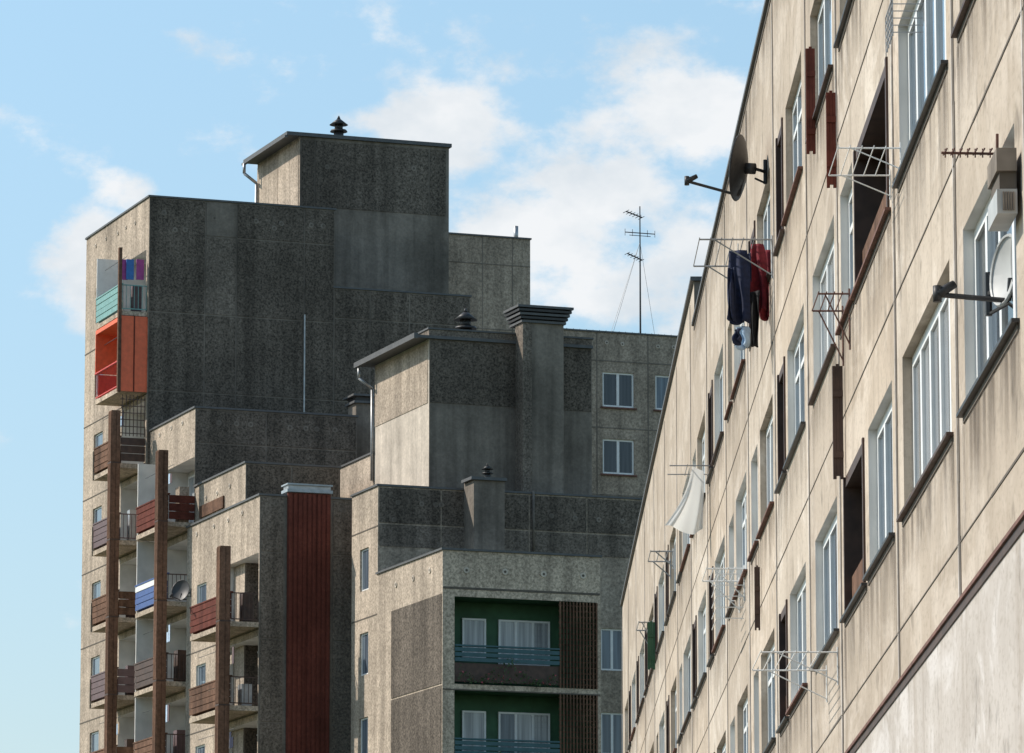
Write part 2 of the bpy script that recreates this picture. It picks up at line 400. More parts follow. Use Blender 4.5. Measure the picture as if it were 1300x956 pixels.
beam(mb,LN,a0-.2,a0+.2,1.02,1.36,flN[-1],flN[0]+2.5,'brown')
for zf in flN: mb.box(LN,tN+.01,-.05,0,.012,zf-.24,zf-.2,'seam')
hn=[sN+.02]+[FN.pix(p,540)[0] for p in (338,)]+[sN1-.01]
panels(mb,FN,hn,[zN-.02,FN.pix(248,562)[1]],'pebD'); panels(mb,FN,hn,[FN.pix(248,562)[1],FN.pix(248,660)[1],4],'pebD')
dots(mb,FN,[(278,537),(300,538),(318,539),(368,543),(388,544),(402,545),(425,546)])
dots(mb,LN,[(203,552),(218,543),(232,537)],'plainL',.09)
sO=sN+.02; LO=LS(sO); tO,zO=LO.pix(312,588); FO=FS(tO); sO1=FO.pix(431,595)[0]
block(mb,sO,sO1,tO,tN-.01,zO,'mortar','pebL')
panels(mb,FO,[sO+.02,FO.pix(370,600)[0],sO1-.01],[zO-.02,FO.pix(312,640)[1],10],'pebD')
dots(mb,LO,[(262,632),(276,626),(292,617)],'plainL',.09)
mb.box(LO,LO.pix(285,640)[0],LO.pix(255,640)[0],.01,.06,LO.pix(262,655)[1],LO.pix(262,640)[1],'brown')
sP=sN-.33; LPp=LS(sP); tP,zP=LPp.pix(330,629); FP2=FS(tP); sP1=FP2.pix(448,633)[0]
zfP=FP2.pix(330,790)[1]; flP=col_floors(zfP,0,zP)
b0=LPp.pix(328,760)[0]; b1=LPp.pix(284,760)[0]; w0=LPp.pix(262,760)[0]; w1=LPp.pix(250,760)[0]
opsP=[(b0,b1,z,z+2.35,.9,'whitewall') for z in flP]+[(w0,w1,z+.8,z+2.1,.15,'dark') for z in flP]
block(mb,sP,sP1,tP,tN-.3,zP,'mortar','pebL',(),opsP)
for i,zf in enumerate(flP):
    window(mb,LPp,b0+.3,b1-.3,zf+.1,zf+2.15,.9,3,'white',['g1','g2']); window(mb,LPp,w0,w1,zf+.8,zf+2.1,.15,1,'white','g3')
    balcony(mb,LPp,b0-.1,b1+.6,zf,1.0,'brown' if i else 'redbrown','dbrown','panel','bars')
beam(mb,LPp,b0-.15,b0+.25,1.02,1.38,flP[-1],flP[0]+2.5,'brown')
for zf in flP: mb.box(LPp,tP+.01,tN-.35,0,.012,zf-.24,zf-.2,'seam')
pz=[zP-.02,FP2.pix(330,700)[1],FP2.pix(330,810)[1]]
while pz[-1]>4: pz.append(pz[-1]-2.8)
r0=FP2.pix(364,700)[0]; r1=FP2.pix(418,700)[0]
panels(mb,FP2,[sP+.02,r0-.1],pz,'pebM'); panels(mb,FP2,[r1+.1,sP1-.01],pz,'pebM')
zc=FP2.pix(390,627)[1]
mb.box(FP2,r0,r1,.02,.12,2,zc,'redbrown')
n=9
for i in range(n): 
    w=(r1-r0)/n; mb.box(FP2,r0+i*w+.03,r0+(i+1)*w-.03,.12,.15,2,zc-.02,'redbrown')
mb.box(FP2,r0-.05,r1+.05,-.5,.2,zc+.02,zc+.12,'capL'); mb.box(FP2,r0,r1,-.4,.12,zc+.12,zc+.26,'metal'); mb.box(FP2,r0-.05,r1+.05,-.5,.2,zc+.26,zc+.31,'capL')
dots(mb,LPp,[(250,678),(272,668),(290,660),(308,651)],'plainL',.09)
dots(mb,FP2,[(350,640),(436,648)])
tM=-17.3; FM=FS(tM); sM,zM=FM.pix(545,430); sM1=FM.pix(751,441)[0]; LM=LS(sM); tMb=LM.pix(476,470)[0]
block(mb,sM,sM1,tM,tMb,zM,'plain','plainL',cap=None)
zb=FM.pix(545,511)[1]
mb.box(FM,sM-.5,sM1+.02,-(tMb-tM)-.4,-.0+.1,zM+.002,zM+.1,'cap')
mb.box(FM,sM-.02,sM1,-(tMb-tM),.02,zM+.1,zM+.32,'pebM'); mb.box(FM,sM-.06,sM1+.05,-(tMb-tM),.06,zM+.322,zM+.38,'cap')
mb.box(LM,tM-.3,tMb+.4,.5,.64,zM-.06,zM+.12,'cap')
c0=FM.pix(654,500)[0]; c1=FM.pix(706,500)[0]
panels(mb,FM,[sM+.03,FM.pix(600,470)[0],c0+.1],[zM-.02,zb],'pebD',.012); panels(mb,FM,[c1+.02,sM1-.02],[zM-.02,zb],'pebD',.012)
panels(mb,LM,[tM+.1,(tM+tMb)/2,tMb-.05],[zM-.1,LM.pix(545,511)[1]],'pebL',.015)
zc2=FM.pix(680,408)[1]
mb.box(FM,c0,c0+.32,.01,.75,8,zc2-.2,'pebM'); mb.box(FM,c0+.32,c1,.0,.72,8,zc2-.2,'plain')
for i in range(5):
    e=.06+.05*i; mb.box(FM,c0-e,c1+e,-.4-e*.3,.75+e,zc2-.2+i*.12,zc2-.12+i*.12,'cap' if i%2==0 else 'dmetal')
mb.box(FM,c0+.05,c1-.05,-.35,.7,zc2-.2,zc2+.36,'dmetal')
hv=FM.pix(591,400,-2)[0]; vent(mb,FM,hv,-2,zM+.38,1.15)
dp=LM.P(tMb+.1,.55,zM-.1)
mb.cyl(dp,LM.P(tMb+.1,.55,zM-.45),.05,'metal',8); mb.cyl(LM.P(tMb+.1,.55,zM-.45),LM.P(tMb+.05,.08,zM-.8),.05,'metal',8); mb.cyl(LM.P(tMb+.05,.08,zM-.8),LM.P(tMb+.05,.08,zM-4),.05,'metal',8)
FX=FS(tN+1.0); x0=FX.pix(452,540)[0]; x1=FX.pix(476,540)[0]; zx=FX.pix(460,512)[1]
mb.box(FX,x0,x1,-.9,0,8,zx,'plain'); mb.box(FX,x0-.1,x1+.1,-1,.1,zx+.0,zx+.08,'cap'); mb.box(FX,x0,x1,-.9,0,zx+.08,zx+.25,'dmetal'); mb.box(FX,x0-.15,x1+.15,-1.05,.15,zx+.25,zx+.32,'cap')
tq2b,_=LM.pix(433,600); zq2=LM.pix(475,576)[1]
block(mb,sM-.03,sM+6,tMb+.01,tq2b,zq2,'plain','pebL')
tQ=-18.7; FQ=FS(tQ); sQ,zQ=FQ.pix(480,617); sQ1=FQ.pix(822,640)[0]; LQ=LS(sQ); tQb=LQ.pix(447,628)[0]
qw=[LQ.pix(468,720)[0],LQ.pix(457,720)[0]]; qz=[LQ.pix(462,750)[1],LQ.pix(462,693)[1]]
opQ=[]; z=qz[0]
while z>2: opQ.append((qw[0],qw[1],z,z+1.4,.15,'dark','pebL')); z-=2.8
fw0=FQ.pix(763,830)[0]; fw1=FQ.pix(792,830)[0]; fz0=FQ.pix(770,851)[1]
opF=[]; z=fz0
while z>2: opF.append((fw0,fw1,z,z+1.4,.15,'dark','pebL')); z-=2.8
block(mb,sQ,sQ1,tQ,tQb,zQ,'far','pebL',opF,opQ)
for o in opQ: window(mb,LQ,o[0],o[1],o[2],o[3],.15,1,'white','g3')
for o in opF: window(mb,FQ,o[0],o[1],o[2],o[3],.15,2,'white','g3')
q1=[sQ+.02]+[FQ.pix(p,650)[0] for p in (560,672,745)]+[sQ1-.02]
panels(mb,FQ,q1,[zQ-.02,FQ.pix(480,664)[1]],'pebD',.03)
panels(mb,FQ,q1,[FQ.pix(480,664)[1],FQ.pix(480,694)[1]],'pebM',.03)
dots(mb,FQ,[(505,638),(535,640),(553,641),(560,641),(700,655),(730,658),(760,660),(790,662),(500,660)],'mortar',.09)
for z in (LQ.pix(480,668)[1],LQ.pix(480,780)[1]): mb.box(LQ,tQ+.01,tQb,0,.012,z,z+.04,'seam')
for p in (636,676): 
    h=FQ.pix(p,660)[0]; mb.cyl(FQ.P(h,.1,FQ.pix(p,700)[1]),FQ.P(h,.1,zQ+.1),.04,'mortar',8)
sS=sQ-.02; LSs=LS(sS); tS,zS=LSs.pix(562,698); FSs=FS(tS); sS1=FSs.pix(762,707)[0]
l0=FSs.pix(577,800)[0]; l1=FSs.pix(758,800)[0]; lz1=FSs.pix(577,757)[1]; lz0=FSs.pix(577,868)[1]
opS=[]; z=lz0
while z>1: opS.append((l0,l1,z,z+(lz1-lz0),1.3,'green','green')); z-=2.95
block(mb,sS,sS1,tS,tQ-.02,zS,'pebLs','pebL',opS,[])
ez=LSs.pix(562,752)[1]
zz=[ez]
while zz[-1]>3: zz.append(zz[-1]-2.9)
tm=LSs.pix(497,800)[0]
panels(mb,LSs,[tS+.05,tm],zz,'pebD',.03)  # cast shadow on the lower left face, painted in as darker panels
dots(mb,FSs,[(592,724),(641,726),(690,729),(740,731)],'plainL',.1); dots(mb,LSs,[(503,742),(525,734),(546,724)],'plainL',.1)
lt=FSs.pix(710,800)[0]
for i,o in enumerate(opS):
    zf=o[2]
    a,b=FSs.pix(586,800,-1.3)[0],FSs.pix(616,800,-1.3)[0]; window(mb,FSs,a,b,zf+.9 if i%2 else zf+1.0,zf+2.25,1.3,1,'white','g2')
    a,b=FSs.pix(632,800,-1.3)[0],FSs.pix(697,800,-1.3)[0]; window(mb,FSs,a,b,zf+.8,zf+2.25,1.3,3,'white',['g2','g2','g3'])
    mb.box(FSs,l0+.01,lt,-.12,-.03,zf+.08,zf+.68,'dbrown'); 
    for q in range(3): mb.box(FSs,l0+.01,lt,-.03,.03,zf+.72+q*.16,zf+.84+q*.16,'dteal')
    mb.box(FSs,l0+.01,lt,-.1,.05,zf+1.2,zf+1.25,'dteal')
    for q in range(12): 
        h=lt+.03+(l1-lt-.05)*q/11; mb.box(FSs,h-.02,h+.025,-.03,.03,zf,o[3]-.02,'brown')
    for q in range(15): mb.box(FSs,lt,l1-.01,-.06,-.032,zf+.1+q*.18,zf+.14+q*.18,'brown')
    for q in range(420):
        h=random.uniform(l0+.1,lt-.1); z=zf+.05+random.random()**1.4*.75*(.65+.45*math.sin(h*3+i)); d=random.uniform(.03,.2); s=.055
        c=FSs.P(h,d,z); mb.poly([c+Vector((random.uniform(-s,s),random.uniform(-s,s),random.uniform(-s,s))) for _ in range(3)],'leaf' if random.random()<.9 else 'flower')
    mb.box(FSs,sS+.02,sS1-.02,0,.012,zf-.2,zf-.16,'seam')
mb.box(FSs,sS+.02,sS1-.02,0,.014,FSs.pix(562,747)[1],FSs.pix(562,745)[1]+.02,'seam')
FC=FS(tQ-.5); k0=FC.pix(595,650)[0]; k1=FC.pix(634,650)[0]; zk=FC.pix(600,612)[1]
mb.box(FC,k0,k1,-.45,.5,zS,zk,'plain'); mb.box(FC,k0-.12,k1+.05,-.4,.6,zk+.002,zk+.1,'cap'); vent(mb,FC,(k0+k1)/2+.1,.05,zk+.1,.55)
mb.build("stepped_body",st)

# ============================================================ FAR WING
fb=empty("distant_apartment_building")
mb=MB(); tR=25; FR=FS(tR)
a=FR.pix(560,300)[0]; b=FR.pix(670,307)[0]; z1=FR.pix(570,299)[1]
block(mb,a,b,tR-.3,tR+10,z1,'far','far')
FRh=FS(tR-.3)
for px in (612,650): h=FRh.pix(px,350)[0]; mb.box(FRh,h,h+.04,0,.012,20,z1,'mortar')
z=z1-1.2
while z>20: mb.box(FRh,a,b,0,.014,z,z+.04,'mortar'); z-=2.8
h=FRh.pix(655,300,-1)[0]; mb.cyl(FRh.P(h,-1,z1),FRh.P(h,-1,FRh.pix(655,281)[1]),.1,'metal',8)
a2=b+.01; b2=FR.pix(1000,430)[0]; zr=FR.pix(670,416)[1]
zw=FR.pix(785,517)[1]; wh=FR.pix(785,473)[1]-zw; dzz=FR.pix(785,517)[1]-FR.pix(785,602)[1]
ww=[(765,805),(832,871),(905,945)]; op=[]
z=zw
while z>1:
    for p,q in ww: op.append((FR.pix(p,500)[0],FR.pix(q,500)[0],z,z+wh,.15,'dark','far'))
    z-=dzz
block(mb,a2,b2,tR,tR+11,zr,'far','far',op)
for o in op:
    window(mb,FR,o[0],o[1],o[2],o[3],.15,2,'white',['g3','g3','g1'],.08); mb.box(FR,o[0]-.1,o[1]+.1,0,.08,o[2]-.08,o[2]-.01,'rust')
for px in (757,822,888):
    h=FR.pix(px,500)[0]; mb.box(FR,h,h+.05,0,.012,1,zr-.02,'mortar')
z=zr-1.25
while z>2: mb.box(FR,a2,b2,0,.014,z,z+.05,'mortar'); z-=dzz
dots(mb,FR,[(770,435),(790,437),(835,440),(855,441)],'plainL',.09)
for i in range(40):
    h=a2+(b2-a2)*i/40; mb.cyl(FR.P(h,-.1,zr),FR.P(h,-.1,zr+.12),.015,'dmetal',4)
mb.build("wing_body",fb)
an=MB(); FA=FS(tR+3); h,_=FA.pix(813,420); zt=FA.pix(813,262)[1]; z0=zr
P=lambda dh,z,d=0: FA.P(h+dh,d,z)
an.cyl(P(0,z0),P(0,zt),.045,'dmetal',6,.025)
def yagi(z,L,tilt,n,el):
    an.cyl(P(-L,z+tilt),P(L*.15,z),.03,'dmetal',5)
    for i in range(n):
        q=-L+L*1.1*i/(n-1); an.cyl(P(q,z+tilt*(-q/L),-el),P(q,z+tilt*(-q/L),el),.015,'dmetal',4)
zc=FA.pix(813,296)[1]; an.cyl(P(-.7,zc),P(.7,zc),.022,'dmetal',5); an.cyl(P(-.5,zc-.12),P(.5,zc-.12),.015,'dmetal',5)
for q in (-.7,-.35,.35,.7): an.cyl(P(q,zc-.15),P(q,zc+.15),.015,'dmetal',4)
yagi(FA.pix(813,276)[1],.65,.22,6,.35); yagi(FA.pix(813,330)[1],.6,.25,6,.3)
for dx,dd in ((-1.9,1),(1.2,-1),(-.8,-2)): an.cyl(P(dx,z0,dd),P(0,zt-1.6),.008,'dmetal',3)
an.build("tv_antenna_mast")

# ============================================================ RIGHT BLOCK
X0=3.46; dv=Vector((-38,6592)).normalized(); ev=Vector((dv.y,-dv.x)); RS=Surf(ev*X0,dv,-ev)
blk=empty("panel_apartment_block")
W0,W1,WJ=24.0,126.0,82.5
ZR1=CZ+X0/.234; ZR2=CZ+X0/.2225
sill=[CZ+X0*r for r in (3.32,2.51,1.70,.89,.08)]
mb=MB(); ops=[]; info=[]
base=[(27.0,31.2,'w'),(32.6,36.2,'w'),(37.3,41.6,'w'),(42.7,45.4,'w'),(45.85,48.4,'b'),(49.5,52.8,'w')]
seams=[31.9,36.75,42.2,48.95,53.6]
w=53.6; kk=0
while w<W1-5:
    base.append((w+.7,w+3.6,'w')); base.append((w+4.15,w+5.45,'n' if kk%3 else 'b')); w+=6.1; seams.append(w); kk+=1
for r_,zs in enumerate(sill):
    for (a,b,ty) in base:
        if r_>=3 and a<52: continue
        t=ty
        if r_==1 and abs(a-42.7)<.1: t='b'; b=46.6
        if r_==1 and abs(a-45.85)<.1: t='w'; a=47.0; b=48.6
        if r_==0 and a<48: t='w'
        if t=='n' and random.random()<.3: t='b'
        if a>54: a+=random.uniform(-.12,.12); b+=random.uniform(-.15,.15)
        hh=1.32
        if t=='n': hh=1.25
        dep=.13 if t!='b' else .5
        zb=zs if t!='b' else zs-.02
        ops.append((a,b,zb,zs+hh,dep,'dark','whitewall' if (t!='b' and random.random()<.6) else ('fb' if t!='b' else 'dbrown'))); info.append((a,b,zb,zs+hh,dep,t,r_))
def fmat(h,z):
    i=sum(1 for s in seams if s<h); j=int((z-sill[0]+.9+30)/2.805)
    return ['fa','fb','fc'][(i*7+j*5+(i*j)%3)%3]
def wall2(z0,z1,h0,h1): 
    ss=[h0]+[s for s in seams if h0<s<h1]+[h1]
    for a,b in zip(ss,ss[1:]):
        zz=[z0]+sorted(s-.88 for s in sill if z0<s-.88<z1)+[z1]
        for c,d in zip(zz,zz[1:]):
            oo=[o for o in ops if o[0]>=a-1e-6 and o[1]<=b+1e-6 and o[2]>=c-1e-6 and o[3]<=d+1e-6]
            wall(mb,RS,a,b,c,d,oo,fmat)
wall2(0,ZR1,W0,W1)
mb.poly([RS.P(WJ,0,ZR1),RS.P(W1,0,ZR1),RS.P(W1,0,ZR2),RS.P(WJ,0,ZR2)],'fb')
mb.poly([RS.P(WJ,0,ZR1),RS.P(WJ,-12,ZR1),RS.P(WJ,-12,ZR2),RS.P(WJ,0,ZR2)],'plain')
for h,z in ((W0,ZR1),(W1,ZR2)): mb.poly([RS.P(h,0,0),RS.P(h,-12,0),RS.P(h,-12,z),RS.P(h,0,z)],'fb')
mb.poly([RS.P(W0,-12,0),RS.P(W1,-12,0),RS.P(W1,-12,ZR1),RS.P(W0,-12,ZR1)],'fb')
mb.poly([RS.P(W0,0,ZR1),RS.P(WJ,0,ZR1),RS.P(WJ,-12,ZR1),RS.P(W0,-12,ZR1)],'cap')
mb.poly([RS.P(WJ,0,ZR2),RS.P(W1,0,ZR2),RS.P(W1,-12,ZR2),RS.P(WJ,-12,ZR2)],'cap')
mb.box(RS,W0,WJ-.06,-.3,.05,ZR1+.003,ZR1+.06,'cap'); mb.box(RS,WJ-.05,W1+.05,-.3,.06,ZR2+.003,ZR2+.07,'cap'); mb.box(RS,WJ-.05,WJ+.2,-12,-.3,ZR2+.003,ZR2+.07,'cap')
mb.box(RS,W0,WJ,0,.012,ZR1-.06,ZR1-.0,'seam')
for s in seams:
    top=ZR2 if s>WJ else ZR1
    z=0
    while z<top-.05:
        ze=min(z+random.uniform(.2,1.1),top-.11); wdt=random.uniform(.01,.07); 
        if ze-z<.05: break
        mb.box(RS,s-wdt,s+random.uniform(.01,.05),0,.005,z,ze,'seam' if random.random()<.8 else 'mortar'); z=ze
    mb.box(RS,s+.09,s+.15,0,.006,0,top-.12,'fw')
for zs in sill:
    z=zs-.88; h=W0
    while h<W1:
        he=min(h+random.uniform(1,4),W1); q=random.uniform(.003,.010)
        mb.box(RS,h,he-.02,0,.006,z-q,z+q,'seam')
        h=he
gm=MB()
for (a,b,c,d,dep,t,r_) in info:
    if t=='b':
        mb.box(RS,a,a+.1,-dep+.1,.02,c+.03,d,'dbrown'); mb.box(RS,b-.1,b,-dep+.1,.02,c+.03,d,'dbrown'); mb.box(RS,a+.1,b-.1,-dep+.1,.0,d-.1,d,'dbrown')
        for q in range(1,3): 
            h=a+(b-a)*q/3; mb.box(RS,h-.04,h+.04,-dep+.08,-dep+.18,c+.03,d-.1,'brown')
        mb.box(RS,a+.1,b-.1,-.12,-.05,c+.03,c+.38,'brown')
        mb.poly([RS.P(a,-dep+.06,c),RS.P(b,-dep+.06,c),RS.P(b,-dep+.06,d),RS.P(a,-dep+.06,d)],'g1')
    else:
        n=max(1,round((b-a)/.95)); window(mb,RS,a,b,c,d,dep,n,'white',random.choice([['g2','g3'],['g3'],['g1','g3'],['g2','g2','g3']]),.095,random.choice([None,None,.72]),.035)
    mb.box(RS,a-.15,b+.15,-.02 if t=='b' else -dep+.06,.055,c-.03,c-.004,random.choice(['dbrown','dmetal','rust','dmetal']))
    if random.random()<.6: mb.box(RS,a-.1,b+.1,0,.012,c-.08,c-.03,'seam')
    zb_=c-random.uniform(.5,1.0)
    gm.poly([RS.P(a-.2,.009,zb_),RS.P(b+.2,.009,zb_),RS.P(b+.2,.009,c-.085),RS.P(a-.2,.009,c-.085)],'grime')
    for e in (a-.2,b+.02):
        gm.poly([RS.P(e,.010,c-1.3),RS.P(e+.18,.010,c-1.3),RS.P(e+.18,.010,c-.02),RS.P(e,.010,c-.02)],'grime')
gm.poly([RS.P(W0,.0135,ZR1-.9),RS.P(WJ,.0135,ZR1-.9),RS.P(WJ,.0135,ZR1-.07),RS.P(W0,.0135,ZR1-.07)],'grime')
gm.build("facade_grime",blk,0,True)
ZO=.14; zl=CZ+(X0-ZO)*1.315
mb.box(RS,W0-.1,56,.002,ZO,0,zl,'fw'); mb.box(RS,W0-.1,56.05,.0,ZO+.03,zl+.002,zl+.03,'rust'); mb.box(RS,W0-.1,56.02,ZO,ZO+.012,zl-.06,zl-.002,'dbrown')
mb.build("block_body",blk)
mb=MB()
def strip(px0,px1,py0,py1,o0,o1,mat):
    h,_=RS.pix((px0+px1)/2+18,(py0+py1)/2)
    _,z0=RS.at((px0+px1)/2,py1,h); _,z1=RS.at((px0+px1)/2,py0,h)
    n=3
    for i in range(n): mb.box(RS,h-.02,h+.03-.008*(i%2),o0+(o1-o0)*i/n+.001,o0+(o1-o0)*(i+1)/n-.001,z0+.03*(i%2),z1+.02*(i%2),mat)
    mb.box(RS,h-.04,h-.022,o0,o1,z0+.2,z0+.26,mat); mb.box(RS,h-.04,h-.022,o0,o1,z1-.3,z1-.24,mat)
strip(1041,1051,118,238,.02,.115,'redbrown'); strip(1013,1026,62,195,.02,.115,'redbrown'); strip(1048,1062,465,608,.02,.12,'dbrown')
strip(946,952,720,800,.02,.09,'dbrown'); strip(812,822,790,850,.05,.2,'green')
mb.build("wooden_shutters",blk)
# ------------------------------------------------------------ dishes
def dish(name,center,normal,rad,mat,arm,mount,armmat='dmetal'):
    mb=MB(); c=Vector(center); n=Vector(normal).normalized(); x=n.cross(Vector((0,0,1))).normalized(); y=x.cross(n)
    for off in (0,-.012):
        mb.grid(lambda i,j:c+n*(off+.22*rad*(i*i-1)*1.0+.0)+ (x*math.cos(2*math.pi*j)*.92+y*math.sin(2*math.pi*j))*rad*max(i,.001),8,28,mat)
    for q in range(28):
        a=2*math.pi*q/28; b=2*math.pi*(q+1)/28; f=lambda t:c+(x*math.cos(t)*.92+y*math.sin(t))*rad
        mb.cyl(f(a),f(b),.012,mat,5,caps=False)
    low=c-y*rad*.85-n*.05
    arm=Vector(arm); mb.cyl(low,arm,.018,armmat,6); mb.cyl(c-y*rad*.2-n*.2*rad,low,.018,armmat,6)
    mb.cyl(arm-n*.0,arm+(c-arm).normalized()*.13+Vector((0,0,.03)),.035,armmat,10,.028); mb.cyl(arm+Vector((0,0,-.05)),arm+Vector((0,0,.06)),.03,armmat,8)
    back=c-n*.24*rad
    mount=Vector(mount); mb.cyl(back,back-n*.12,.07,armmat,8); mb.cyl(back-n*.12,mount,.022,armmat,6); mb.cyl(mount+Vector((0,0,-.15)),mount+Vector((0,0,.15)),.025,armmat,6)
    mb.cyl(back-n*.12+Vector((0,0,-.12)),mount+Vector((0,0,-.14)),.014,armmat,6)
    return mb.build(name)
h=61.0
d,z=RS.at(937,213,h); c=RS.P(h,d,z); d2,z2=RS.at(872,230,h-.1); arm=RS.P(h-.1,d2,z2)
dish("satellite_dish",c,(-.93,.28,.12),.40,'dmetal',arm,RS.P(h+.1,.02,z-.03))
h=33.9
d,z=RS.at(1275,343,h); d2,z2=RS.at(1190,374,h-.1)
dish("satellite_dish",RS.P(h,d,z),(-.94,-.30,.10),.24,'dish',RS.P(h-.1,d2,z2),RS.P(h+.35,.02,z-.1),'dmetal')
p=LPp.P(b1+.8,1.3,LPp.pix(250,762)[1]); dish("satellite_dish",p,(-.45,-.85,.25),.38,'dmetal',p+Vector((-.3,-.5,-.25)),LPp.P(b1+.55,1.0,p.z-.1))
mb=MB(); h=33.25
def rp(px,py,hh=None): 
    d,z=RS.at(px,py,hh or h); return RS.P(hh or h,d,z)
mb.cyl(rp(1195,194),rp(1298,196),.009,'rust',6)
for i in range(10):
    q=rp(1200+i*9.5,194.5); mb.cyl(q+Vector((0,-.15,-.0)),q+Vector((0,.15,.02)),.006,'rust',4); mb.cyl(q+Vector((0,0,-.03)),q+Vector((0,0,.03)),.006,'rust',4)
mb.cyl(rp(1266,170),rp(1266,212),.01,'rust',6); mb.cyl(rp(1290,150),rp(1290,215),.008,'rust',6)
mb.build("tv_antenna")
mb=MB(); d,z=RS.at(1258,212,32.8); d=max(d,.16)
mb.box(RS,32.2,32.8,.03,d,z-.15,z,'mortar'); mb.box(RS,32.2,32.8,.03,d,z-.43,z-.27,'dish'); mb.box(RS,32.23,32.77,.03,d-.02,z-.27,z-.15,'seam')
for q in range(5): mb.box(RS,32.185,32.2,.05+q*(d-.08)/5,.05+(q+.7)*(d-.08)/5,z-.41,z-.29,'mortar')
mb.build("air_conditioner_unit")
# ------------------------------------------------------------ drying racks
def rack(px_out,py_a,py_b,hh,lines,mat,L=1.0,r=.009):
    mb=MB(); d1,z=RS.at(px_out,py_a,hh); d1=max(d1,.3); z0=RS.at(px_out,py_b,hh)[1]
    for q in (hh,hh+L):
        mb.cyl(RS.P(q,0,z),RS.P(q,d1,z),r*1.2,mat,5); mb.cyl(RS.P(q,0,z0),RS.P(q,d1*.8,z),r,mat,5); mb.cyl(RS.P(q,.01,z0-.03),RS.P(q,.01,z+.05),r*1.2,mat,5)
    for i in range(lines):
        d=d1*(.25+.75*i/max(1,lines-1)); mb.cyl(RS.P(hh-.05,d,z+.01),RS.P(hh+L+.05,d,z+.01),r*.8,mat,4)
    return mb,z,d1
mb,zr1,dr=rack(888,304,350,60.0,6,'metal',1.7); mb.build("clothes_drying_rack")
mb,_,_=rack(1064,188,215,41.4,5,'white',1.1,.006); mb.build("clothes_drying_rack")
mb,_,_=rack(1042,373,440,47.4,4,'rust',.9,.008); mb.build("clothes_drying_rack")
mb,_,_=rack(966,828,866,49.5,6,'white',1.6,.007); mb.build("clothes_drying_rack")
mb,_,_=rack(897,722,760,67,5,'white',1.3,.009)
for q in range(5): 
    dd,zq=RS.at(905,730+q*14,67.1); mb.cyl(RS.P(67,.02,zq),RS.P(67,.38,zq),.008,'white',4); mb.cyl(RS.P(67,.38,zq),RS.P(68.3,.38,zq),.008,'white',4)
mb.build("clothes_drying_rack")
mb,_,_=rack(826,700,720,92,3,'metal',1.4,.012); mb.build("clothes_drying_rack")
mb,_,_=rack(812,790,815,103,3,'metal',1.4,.012); mb.build("clothes_drying_rack")
mb=MB(); h=39.2
for q in range(6):
    dd,zq=RS.at(1180,-4+q*9,h)
    mb.cyl(RS.P(h,.0,zq),RS.P(h,.24,zq),.005,'metal',4); mb.cyl(RS.P(h,.24,zq),RS.P(h+.7,.24,zq),.005,'metal',4)
for q in range(6): 
    z0=RS.at(1180,46,h)[1]; z1=RS.at(1180,-4,h)[1]; mb.cyl(RS.P(h+q*.14,.24,z0),RS.P(h+q*.14,.24,z1),.005,'metal',4)
mb.build("metal_window_basket")
# ------------------------------------------------------------ laundry
def garment(mb,px,py0,py1,hh,wid,prof,mat,yaw=.5,seed=0,fold=.05):
    d,z1=RS.at(px,py0,hh); z0=RS.at(px,py1,hh)[1]; rnd=random.Random(seed); ph=rnd.random()*6
    dirv=Vector((-math.sin(yaw),math.cos(yaw),0)); nrm=Vector((dirv.y,-dirv.x,0)); c=RS.P(hh,d,0)
    def f(i,j):
        wj=prof(j)*wid; x=(i-.5)*wj
        z=z1+(z0-z1)*j - .03*math.cos(i*9+ph)*(j) 
        off=fold*math.sin(i*11+ph+j*2.2)*(.25+j)+fold*.5*math.sin(i*5+j*7+ph)
        return Vector((c.x,c.y,z))+dirv*x+nrm*off
    mb.grid(f,22,22,mat)
mb=MB()
garment(mb,937,318,410,60.3,.32,lambda j:.65+.45*math.sin(min(j*3,1.57))-.25*j,'navy',1.0,1)
garment(mb,943,322,408,60.6,.24,lambda j:.9-.2*j,'navy',1.2,2)
garment(mb,929,340,405,60.2,.12,lambda j:.8-.2*j,'navy',1.2,6)
garment(mb,961,310,395,60.6,.28,lambda j:.5+.5*math.sin(min(j*3,1.57))-.15*j,'dred',1.1,3)
garment(mb,971,318,405,60.9,.28,lambda j:.8-.1*j+.2*math.sin(j*4),'dred',1.1,4)
garment(mb,958,370,438,60.5,.22,lambda j:.7-.35*j,'black',1.2,5)
garment(mb,942,415,442,60.3,.24,lambda j:.6+.3*math.sin(j*3.1),'lblue',1.0,8,.06)
garment(mb,936,418,436,60.0,.14,lambda j:.9,'navy',.8,9)
for px,hh in ((937,60.3),(961,60.6),(971,60.9)):
    d,_=RS.at(px,310,hh); mb.cyl(RS.P(hh,d,zr1+.01),RS.P(hh,d,RS.at(px,322,hh)[1]),.008,'white',5)
mb.build("hanging_laundry",None,.008)
mb=MB(); hs=77.0
def cp(px,py,dh=0): d,z=RS.at(px,py,hs+dh); return RS.P(hs+dh,d,z)
A,B,Cc,D=cp(879,592,0),cp(893,598,.3),cp(894,674,.3),cp(842,667,0)
def sf(i,j):
    p=(A*(1-i)+B*i)*(1-j)+(D*(1-i)+Cc*i)*j
    w=(.01+.055*j)
    return p+Vector((.4*w*math.sin(i*9+j*2)+.07*(1-i)*math.sin(j*3.14),w*1.2*math.cos(i*8+j*1.5)+.3*w*math.sin(i*19),.03*math.sin(i*7)*j-.05*math.sin(i*3.14)*j))
mb.grid(sf,36,24,'sheet')
mb.cyl(RS.P(hs,0,A.z+.01),RS.P(hs,.62,A.z+.01),.01,'metal',5); mb.cyl(RS.P(hs+.9,0,A.z+.01),RS.P(hs+.9,.62,A.z+.01),.01,'metal',5); mb.cyl(RS.P(hs-.1,.35,A.z+.01),RS.P(hs+1,.35,A.z+.01),.008,'metal',4)
